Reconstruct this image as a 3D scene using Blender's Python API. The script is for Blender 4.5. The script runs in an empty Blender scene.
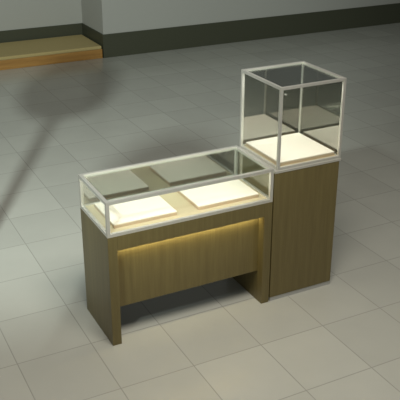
import bpy, bmesh, math, random
from mathutils import Vector, Matrix
random.seed(7)
S = bpy.context.scene
C = S.collection

# ------------------------------------------------------------------ camera
cam_d = bpy.data.cameras.new('camera')
cam = bpy.data.objects.new('camera', cam_d); C.objects.link(cam)
S.camera = cam
YAW, PITCH, ROLL = 0.4742, 0.4188, 0.0007
fwd = Vector((math.sin(YAW)*math.cos(PITCH), math.cos(YAW)*math.cos(PITCH), -math.sin(PITCH)))
rgt = Vector((math.cos(YAW), -math.sin(YAW), 0)); up = rgt.cross(fwd)
c_, s_ = math.cos(ROLL), math.sin(ROLL)
r2 = c_*rgt + s_*up; u2 = -s_*rgt + c_*up
M = Matrix((r2, u2, -fwd)).transposed().to_4x4(); M.translation = Vector((-1.3444, -3.786, 2.803))
cam.matrix_world = M
cam_d.sensor_width = 36; cam_d.lens = 777.54*36/400
cam_d.shift_y = -(200-192.96)/400
cam_d.clip_end = 200

# ------------------------------------------------------------------ world, lights, exposure
S.view_settings.view_transform = 'Standard'; S.view_settings.look = 'None'
S.view_settings.gamma = 1; S.view_settings.use_curve_mapping = False
S.view_settings.exposure = 0.0
w = bpy.data.worlds.new('world'); S.world = w; w.use_nodes = True
bg = w.node_tree.nodes['Background']
bg.inputs[0].default_value = (0.88, 0.92, 0.90, 1); bg.inputs[1].default_value = 0.115

def look(o, target):
    d = Vector(target) - o.location
    o.rotation_euler = d.to_track_quat('-Z', 'Y').to_euler()
def area(name, loc, target, sx, sy, energy, color):
    d = bpy.data.lights.new(name, 'AREA'); d.shape = 'RECTANGLE'; d.size = sx; d.size_y = sy
    d.energy = energy; d.color = color
    o = bpy.data.objects.new(name, d); C.objects.link(o); o.location = loc; look(o, target); return o
area('ceiling_panel_light', (0.2, -1.7, 4.6), (0.3, -0.5, 0), 2.0, 1.4, 168, (1.0, 0.945, 0.84))
LP = Vector((-2.8, -2.94, 4.68)); SP = Vector((1.52, 5.32, 0))
sd = bpy.data.lights.new('shadow_spotlight', 'SPOT'); sd.energy = 2000; sd.color = (0.88, 1.0, 0.97)  # unseen spot, added to throw the ball trees' shadows on the far floor
sd.spot_size = math.radians(52); sd.spot_blend = 0.75; sd.shadow_soft_size = 0.12
so = bpy.data.objects.new('shadow_spotlight', sd); C.objects.link(so); so.location = LP; look(so, SP)

# ------------------------------------------------------------------ materials
def mat(name):
    m = bpy.data.materials.new(name); m.use_nodes = True
    return m, m.node_tree, m.node_tree.nodes['Principled BSDF']
def simple(name, col, rough=0.5, metal=0.0):
    m, nt, b = mat(name)
    b.inputs['Base Color'].default_value = (*col, 1); b.inputs['Roughness'].default_value = rough
    b.inputs['Metallic'].default_value = metal
    n = nt.nodes.new('ShaderNodeTexNoise'); n.inputs['Scale'].default_value = 35
    tc = nt.nodes.new('ShaderNodeTexCoord'); nt.links.new(tc.outputs['Object'], n.inputs['Vector'])
    mr = nt.nodes.new('ShaderNodeMapRange'); mr.inputs[3].default_value = max(0, rough-.05); mr.inputs[4].default_value = min(1, rough+.05)
    nt.links.new(n.outputs[0], mr.inputs[0]); nt.links.new(mr.outputs[0], b.inputs['Roughness'])
    return m
def wood(name, dark, light, rough=0.42, axis='Z'):
    m, nt, b = mat(name); N = nt.nodes; L = nt.links
    tc = N.new('ShaderNodeTexCoord'); mp = N.new('ShaderNodeMapping')
    mp.inputs['Scale'].default_value = (1, 1, 0.035) if axis == 'Z' else (0.035, 1, 1)
    L.new(tc.outputs['Object'], mp.inputs[0])
    n1 = N.new('ShaderNodeTexNoise'); n1.inputs['Scale'].default_value = 140; n1.inputs['Detail'].default_value = 3
    n2 = N.new('ShaderNodeTexNoise'); n2.inputs['Scale'].default_value = 38; n2.inputs['Detail'].default_value = 2
    L.new(mp.outputs[0], n1.inputs['Vector']); L.new(mp.outputs[0], n2.inputs['Vector'])
    ad = N.new('ShaderNodeMath'); ad.operation = 'ADD'; L.new(n1.outputs[0], ad.inputs[0]); L.new(n2.outputs[0], ad.inputs[1])
    mr = N.new('ShaderNodeMapRange'); mr.inputs[1].default_value = .7; mr.inputs[2].default_value = 1.3
    L.new(ad.outputs[0], mr.inputs[0])
    cr = N.new('ShaderNodeMix'); cr.data_type = 'RGBA'; cr.inputs[6].default_value = (*dark, 1); cr.inputs[7].default_value = (*light, 1)
    L.new(mr.outputs[0], cr.inputs[0]); L.new(cr.outputs[2], b.inputs['Base Color'])
    b.inputs['Roughness'].default_value = rough
    return m
def glass(name, tint, refl, rough=0.0, edge=None):
    m = bpy.data.materials.new(name); m.use_nodes = True; nt = m.node_tree; N = nt.nodes; L = nt.links
    N.remove(N['Principled BSDF']); out = N['Material Output']
    t = N.new('ShaderNodeBsdfTransparent'); t.inputs[0].default_value = (*tint, 1)
    g = N.new('ShaderNodeBsdfGlossy'); g.inputs['Roughness'].default_value = rough; g.inputs[0].default_value = (1, .985, .94, 1)
    fr = N.new('ShaderNodeFresnel'); ge = N.new('ShaderNodeNewGeometry'); io = N.new('ShaderNodeMapRange')
    io.inputs[3].default_value = 1.45; io.inputs[4].default_value = 1/1.45      # same reflection from either face of the pane
    L.new(ge.outputs['Backfacing'], io.inputs[0]); L.new(io.outputs[0], fr.inputs[0])
    ad = N.new('ShaderNodeMath'); ad.operation = 'ADD'; ad.use_clamp = True; ad.inputs[1].default_value = refl
    L.new(fr.outputs[0], ad.inputs[0])
    mx = N.new('ShaderNodeMixShader'); L.new(ad.outputs[0], mx.inputs[0]); L.new(t.outputs[0], mx.inputs[1]); L.new(g.outputs[0], mx.inputs[2])
    L.new(mx.outputs[0], out.inputs[0]); return m
def emit(name, col, strength):
    m = bpy.data.materials.new(name); m.use_nodes = True; b = m.node_tree.nodes['Principled BSDF']
    b.inputs['Base Color'].default_value = (.8, .8, .8, 1)
    b.inputs['Emission Color'].default_value = (*col, 1); b.inputs['Emission Strength'].default_value = strength
    return m

def floor_mat():
    m, nt, b = mat('polished_floor_tile'); N = nt.nodes; L = nt.links
    tc = N.new('ShaderNodeTexCoord'); sep = N.new('ShaderNodeSeparateXYZ'); L.new(tc.outputs['Object'], sep.inputs[0])
    def frac(sock, off, size):
        a = N.new('ShaderNodeMath'); a.operation = 'ADD'; a.inputs[1].default_value = -off; L.new(sock, a.inputs[0])
        d = N.new('ShaderNodeMath'); d.operation = 'DIVIDE'; d.inputs[1].default_value = size; L.new(a.outputs[0], d.inputs[0])
        fl = N.new('ShaderNodeMath'); fl.operation = 'FLOOR'; L.new(d.outputs[0], fl.inputs[0])
        p = N.new('ShaderNodeMath'); p.operation = 'PINGPONG'; p.inputs[1].default_value = .5; L.new(d.outputs[0], p.inputs[0])
        q = N.new('ShaderNodeMath'); q.operation = 'MULTIPLY'; q.inputs[1].default_value = size; L.new(p.outputs[0], q.inputs[0])
        return q.outputs[0], fl.outputs[0]
    gx, ix = frac(sep.outputs[0], TX0, TXS); gy, iy = frac(sep.outputs[1], TY0, TYS)
    mn = N.new('ShaderNodeMath'); mn.operation = 'MINIMUM'; L.new(gx, mn.inputs[0]); L.new(gy, mn.inputs[1])
    gr = N.new('ShaderNodeMapRange'); gr.inputs[1].default_value = .0015; gr.inputs[2].default_value = .0045; L.new(mn.outputs[0], gr.inputs[0])
    cb = N.new('ShaderNodeCombineXYZ'); L.new(ix, cb.inputs[0]); L.new(iy, cb.inputs[1])
    wn = N.new('ShaderNodeTexWhiteNoise'); L.new(cb.outputs[0], wn.inputs[0])
    ns = N.new('ShaderNodeTexNoise'); ns.inputs['Scale'].default_value = 3.5; ns.inputs['Detail'].default_value = 5; L.new(tc.outputs['Object'], ns.inputs['Vector'])
    m1 = N.new('ShaderNodeMapRange'); m1.inputs[3].default_value = .95; m1.inputs[4].default_value = 1.05; L.new(wn.outputs[0], m1.inputs[0])
    m2 = N.new('ShaderNodeMapRange'); m2.inputs[3].default_value = .94; m2.inputs[4].default_value = 1.06; L.new(ns.outputs[0], m2.inputs[0])
    mm = N.new('ShaderNodeMath'); mm.operation = 'MULTIPLY'; L.new(m1.outputs[0], mm.inputs[0]); L.new(m2.outputs[0], mm.inputs[1])
    vm = N.new('ShaderNodeVectorMath'); vm.operation = 'SCALE'; vm.inputs[0].default_value = FLOOR; L.new(mm.outputs[0], vm.inputs['Scale'])
    mx = N.new('ShaderNodeMix'); mx.data_type = 'RGBA'; mx.inputs[6].default_value = (FLOOR[0]*.70, FLOOR[1]*.70, FLOOR[2]*.70, 1)
    L.new(gr.outputs[0], mx.inputs[0]); L.new(vm.outputs[0], mx.inputs[7]); L.new(mx.outputs[2], b.inputs['Base Color'])
    b.inputs['Roughness'].default_value = .22; b.inputs['IOR'].default_value = 1.45
    bp = N.new('ShaderNodeBump'); bp.inputs['Strength'].default_value = .25; bp.inputs['Distance'].default_value = .002
    L.new(gr.outputs[0], bp.inputs['Height']); L.new(bp.outputs[0], b.inputs['Normal'])
    return m
TX0, TXS, TY0, TYS = -0.11, 0.462, 0.09, 0.493
FLOOR = (.44, .44, .39)

M_FLOOR = floor_mat()
M_WOOD = wood('olive_oak_veneer', (.128, .099, .034), (.170, .134, .049))
M_ALU = simple('brushed_champagne_aluminium', (.68, .665, .61), .36, .6)
M_KICK = simple('grey_laminate', (.42, .42, .40), .5)
M_GLASS = glass('clear_glass', (.965, .985, .975), 0.0)
M_TOP = glass('green_tinted_glass', (.925, .965, .95), 0.035)
M_MIRR = glass('half_mirror_glass', (.44, .455, .43), 0.28)
M_BOARD = simple('ivory_leatherette', (.86, .79, .68), .55)
M_EDGE = simple('beige_shaded_edge', (.60, .45, .30), .6)  # darker beige carries the shade on the board fronts
M_DECK = simple('cream_display_fabric', (.52, .44, .28), .8)
M_LED = emit('warm_led_strip', (1, .93, .80), 4)
M_LEDW = emit('amber_led_strip', (1, .72, .30), 5)
M_CHROME = simple('chrome', (.8, .8, .8), .15, 1)
M_ORANGE = wood('orange_stained_wood', (.30, .15, .035), (.42, .22, .055), .5, 'X')
M_CUSH = simple('tan_cushion_fabric', (.42, .33, .14), .85)
M_DARK = simple('dark_olive_panel', (.055, .058, .035), .5)
M_WALL = simple('pale_plaster', (.40, .40, .36), .9)
M_LEAF = simple('clipped_leaves', (.05, .11, .03), .7)
M_BARK = simple('bark', (.12, .08, .05), .9)
M_POT = simple('terracotta', (.35, .15, .08), .8)
M_SOIL = simple('soil', (.04, .03, .02), .95)

# ------------------------------------------------------------------ helpers
def box(bm, x0, x1, y0, y1, z0, z1):
    v = [bm.verts.new(p) for p in ((x0,y0,z0),(x1,y0,z0),(x1,y1,z0),(x0,y1,z0),(x0,y0,z1),(x1,y0,z1),(x1,y1,z1),(x0,y1,z1))]
    for f in ((3,2,1,0),(4,5,6,7),(0,1,5,4),(1,2,6,5),(2,3,7,6),(3,0,4,7)): bm.faces.new([v[i] for i in f])
def link(name, bm, m, parent=None, bev=0, label=None, kind=None):
    if bev:
        bmesh.ops.bevel(bm, geom=list(bm.edges), offset=bev, segments=2, affect='EDGES', profile=.6)
    me = bpy.data.meshes.new(name); bm.to_mesh(me); bm.free(); me.materials.append(m)
    o = bpy.data.objects.new(name, me); C.objects.link(o)
    if parent:
        o.parent = parent
        if parent.type == 'EMPTY': me.transform(Matrix.Translation(-parent.location))
        else: me.transform(Matrix.Translation(-ROOT_LOC))
    if label: o['label'] = label
    if kind: o['kind'] = kind
    return o
ROOT_LOC = Vector((0, 0, 0))
def B(name, c, m, parent=None, bev=0, label=None, kind=None):
    bm = bmesh.new(); box(bm, *c); return link(name, bm, m, parent, bev, label, kind)
def thing(name, label, cat, loc, group=None):
    global ROOT_LOC
    o = bpy.data.objects.new(name, None); C.objects.link(o); o.location = loc; o['label'] = label; o['category'] = cat
    o.empty_display_size = .1
    if group: o['group'] = group
    ROOT_LOC = Vector(loc); return o

# ------------------------------------------------------------------ setting
B('floor', (-6, 14, -7, 8.4, -.05, 0), M_FLOOR, kind='structure')
# back wall: recessed on the left behind the bench, stepped forward on the right
bm = bmesh.new(); box(bm, -6, 2.50, 7.65, 7.9, 0, 3.4); box(bm, 2.50, 14, 6.75, 7.9, 0, 3.4)
link('wall_back', bm, M_WALL, kind='structure')
bm = bmesh.new(); box(bm, -6, 2.485, 7.635, 7.65, 0, .34); box(bm, 2.485, 14, 6.735, 6.75, 0, .34); box(bm, 2.485, 2.50, 6.75, 7.65, 0, .34)
link('baseboard_back', bm, M_DARK, kind='structure')

# ------------------------------------------------------------------ low bench at the back
t = thing('bench', 'low orange-brown wooden bench with a tan cushion along the back wall', 'bench', (0.2, 7.2, 0))
B('bench_base', (-2.0, 2.47, 6.74, 7.6, 0, .135), M_ORANGE, t, .006)
B('cushion', (-1.99, 2.46, 6.735, 7.59, .135, .182), M_CUSH, t, .015)

# ------------------------------------------------------------------ display counter
W, D, H1, H2 = 1.118, .472, .742, .968
T = .021
def glass_box(root, x0, x1, y0, y1, z0, z1, sec, mirror_right=False):
    e = .0015
    for i, (a, b) in enumerate(((x0, y0), (x1-sec, y0), (x0, y1-sec), (x1-sec, y1-sec))):
        B('corner_post', (a, a+sec, b, b+sec, z0+sec, z1-sec), M_ALU, root, e)
    for z, nm in ((z0, 'bottom_rail'), (z1-sec, 'top_rail')):
        B(nm, (x0, x1, y0, y0+sec, z, z+sec), M_ALU, root, e)
        B(nm, (x0, x1, y1-sec, y1, z, z+sec), M_ALU, root, e)
        B(nm, (x0, x0+sec, y0+sec, y1-sec, z, z+sec), M_ALU, root, e)
        B(nm, (x1-sec, x1, y0+sec, y1-sec, z, z+sec), M_ALU, root, e)
    g = .005; m = sec/2-g/2; s = sec-.0005
    B('glass_panel', (x0+s, x1-s, y0+m, y0+m+g, z0+s, z1-s), M_GLASS, root)
    B('glass_panel', (x0+m, x0+m+g, y0+s, y1-s, z0+s, z1-s), M_GLASS, root)
    B('glass_panel', (x1-m-g, x1-m, y0+s, y1-s, z0+s, z1-s), M_MIRR if mirror_right else M_GLASS, root,
      label='half-mirrored glass panel' if mirror_right else None)
    B('mirror_panel', (x0+s, x1-s, y1-m-g, y1-m, z0+s, z1-s), M_MIRR, root, label='half-mirrored back panel')
    B('glass_top', (x0+s, x1-s, y0+s, y1-s, z1-m-g, z1-m), M_TOP, root, label='faintly green glass top')

def strip_lamp(name, parent, loc, rot, sx, sy, energy, color):
    d = bpy.data.lights.new(name, 'AREA'); d.shape = 'RECTANGLE'; d.size = sx; d.size_y = sy; d.energy = energy; d.color = color
    o = bpy.data.objects.new(name, d); C.objects.link(o); o.parent = parent; o.location = Vector(loc)-ROOT_LOC; o.rotation_euler = rot
    return o

t = thing('display_counter', 'long low wooden display counter with kneehole front and flat glass case on top', 'display counter', (W/2, D/2, 0))
LW, RH = .058, .095
for a in (0, W-LW): B('side_panel', (a, a+LW, .0, D, 0, H1), M_WOOD, t, .0015)
B('header_board', (LW, W-LW, 0, .022, H1-RH, H1), M_WOOD, t, .0015)
B('front_panel', (LW, W-LW, .062, .080, .225, H1-.018), M_WOOD, t, .001, 'recessed front panel washed by amber light')
B('base_board', (LW, W-LW, .022, D, H1-.018, H1), M_WOOD, t)
B('light_strip', (LW+.01, W-LW-.01, .0225, .028, H1-.085, H1-.070), M_LEDW, t, label='glowing amber light strip')
strip_lamp('recess_light', t, (W/2, .030, H1-.078), (math.radians(65), 0, 0), W-2*LW-.03, .012, 3.6, (1, .88, .54))
B('deck', (T*.5, W-T*.5, T*.5, D-T*.5, H1, H1+.012), M_DECK, t, label='cream fabric deck inside the glass case')
glass_box(t, 0, W, 0, D, H1, H2, T)
B('light_strip', (T, W-T, T, T+.005, H2-T, H2-T+.006), M_LED, t, label='white light strip under the front top rail')
strip_lamp('case_light', t, (W/2, T+.012, H2-T-.010), (math.radians(28), 0, 0), W-.06, .01, 1.15, (1, .94, .86))
strip_lamp('case_light', t, (W/2, D-T-.012, H2-T-.004), (math.radians(-10), 0, 0), W-.06, .01, .35, (1, .94, .86))

def board(x0, x1, y0, y1, z0, label, h=.026):
    global ROOT_LOC
    cx, cy = (x0+x1)/2, (y0+y1)/2
    t = thing('display_board', label, 'display board', (cx, cy, z0), 'ivory display boards inside the glass cases')
    B('base', (x0, x1, y0, y1, z0, z0+h-.007), M_EDGE, t, .002, 'board edge with its shade put into the beige')
    B('pad', (x0, x1, y0, y1, z0+h-.007, z0+h), M_BOARD, t, .002, 'ivory covered top of the board')
    return t
board(.072, .482, .078, .415, H1+.012, 'ivory display board in the low glass case, at its outer left end')
board(.630, 1.060, .078, .415, H1+.012, 'ivory display board in the low glass case, next to the tall pedestal')

# ------------------------------------------------------------------ pedestal
X0 = W+.009; W2 = .494
t = thing('display_pedestal', 'tall square wooden pedestal carrying a cube-shaped glass case', 'display pedestal', (X0+W2/2, D/2, 0))
B('plinth', (X0+.003, X0+W2-.003, .003, D-.003, 0, .030), M_KICK, t, label='thin grey plinth')
B('cabinet_body', (X0, X0+W2, 0, D, .030, .931), M_WOOD, t, .0015)
B('top_plate', (X0, X0+.506, -.002, D+.012, .931, .947), M_ALU, t, .0015, 'pale aluminium top plate')
qx0, qx1, qy0, qy1, qz0, qz1 = X0+.020, X0+.505, .004, .484, .947, 1.484
B('deck', (qx0+.01, qx1-.01, qy0+.01, qy1-.01, .947, .962), M_DECK, t, label='pale deck inside the glass cube')
glass_box(t, qx0, qx1, qy0, qy1, qz0, qz1, .018, True)
bm = bmesh.new(); bmesh.ops.create_cone(bm, cap_ends=True, segments=20, radius1=.008, radius2=.0065, depth=.014,
    matrix=Matrix.Translation((qx0+.038, qy0+.0035, 1.438)) @ Matrix.Rotation(math.pi/2, 4, 'X'))
link('lock', bm, M_CHROME, t, label='small chrome lock on the front glass')
B('light_strip', (qx0+.022, qx1-.022, qy0+.018, qy0+.022, qz1-.017, qz1-.011), M_LED, t, label='white light strip under the top rail')
strip_lamp('cube_light', t, ((qx0+qx1)/2, qy0+.033, qz1-.030), (math.radians(24), 0, 0), .40, .012, .95, (1, .95, .87))
strip_lamp('cube_light', t, (qx0+.033, (qy0+qy1)/2, qz1-.030), (math.radians(24), 0, math.radians(-90)), .40, .012, .95, (1, .95, .87))
board(qx0+.030, qx1-.030, qy0+.030, qy1-.034, .962, 'ivory display board inside the glass cube on the tall pedestal')

# ------------------------------------------------------------------ unseen ball trees left of the view, added to cast round floor shadows
def shadow_topiary(x, y, h, r, label, tr=.03):
    t = thing('shadow_tree', label, 'added shadow caster', (x, y, 0), 'unseen ball-shaped shadow casters')
    def lathe(name, prof, m, n=28, lab=None):
        bm = bmesh.new(); rings = []
        for (rr, z) in prof:
            rings.append([bm.verts.new((x+rr*math.cos(2*math.pi*i/n), y+rr*math.sin(2*math.pi*i/n), z)) for i in range(n)])
        for a, b in zip(rings, rings[1:]):
            for i in range(n): bm.faces.new((a[i], a[(i+1) % n], b[(i+1) % n], b[i]))
        bm.faces.new(rings[0][::-1]); bm.faces.new(rings[-1])
        return link(name, bm, m, t)
    lathe('pot', [(.13, 0), (.17, .26), (.18, .26), (.18, .30), (.16, .30), (.155, .25)], M_POT)
    lathe('soil', [(.154, .24), (.154, .262)], M_SOIL)
    lathe('trunk', [(tr*1.2, .262), (tr, .8), (tr*.9, h-r*.5)], M_BARK, 12)
    bm = bmesh.new(); bmesh.ops.create_icosphere(bm, subdivisions=4, radius=r, matrix=Matrix.Translation((x, y, h)))
    core = list(bm.verts)
    for v in core:
        d = (v.co-Vector((x, y, h))).normalized(); v.co += d*random.uniform(-.03, .03)*r
    for k in range(1400):
        d = Vector((random.gauss(0, 1), random.gauss(0, 1), random.gauss(0, 1))).normalized(); p = Vector((x, y, h))+d*r*random.uniform(.97, 1.05)
        a = d.orthogonal().normalized(); a.rotate(Matrix.Rotation(random.uniform(0, 6.28), 3, d)); b = d.cross(a)
        a = (a+d*random.uniform(.1, .9)).normalized(); l = .022
        q = [bm.verts.new(p), bm.verts.new(p+a*l*.5+b*l*.3), bm.verts.new(p+a*l), bm.verts.new(p+a*l*.5-b*l*.3)]
        bm.faces.new(q)
    link('crown', bm, M_LEAF, t)
shadow_topiary(-.88, .78, 2.60, .26, 'unseen ball tree added for its floor shadow, standing level with the counter, further right of the two', .042)
shadow_topiary(-1.30, -1.07, 3.04, .19, 'taller slim unseen ball tree added for its floor shadow, standing nearer the camera', .02)
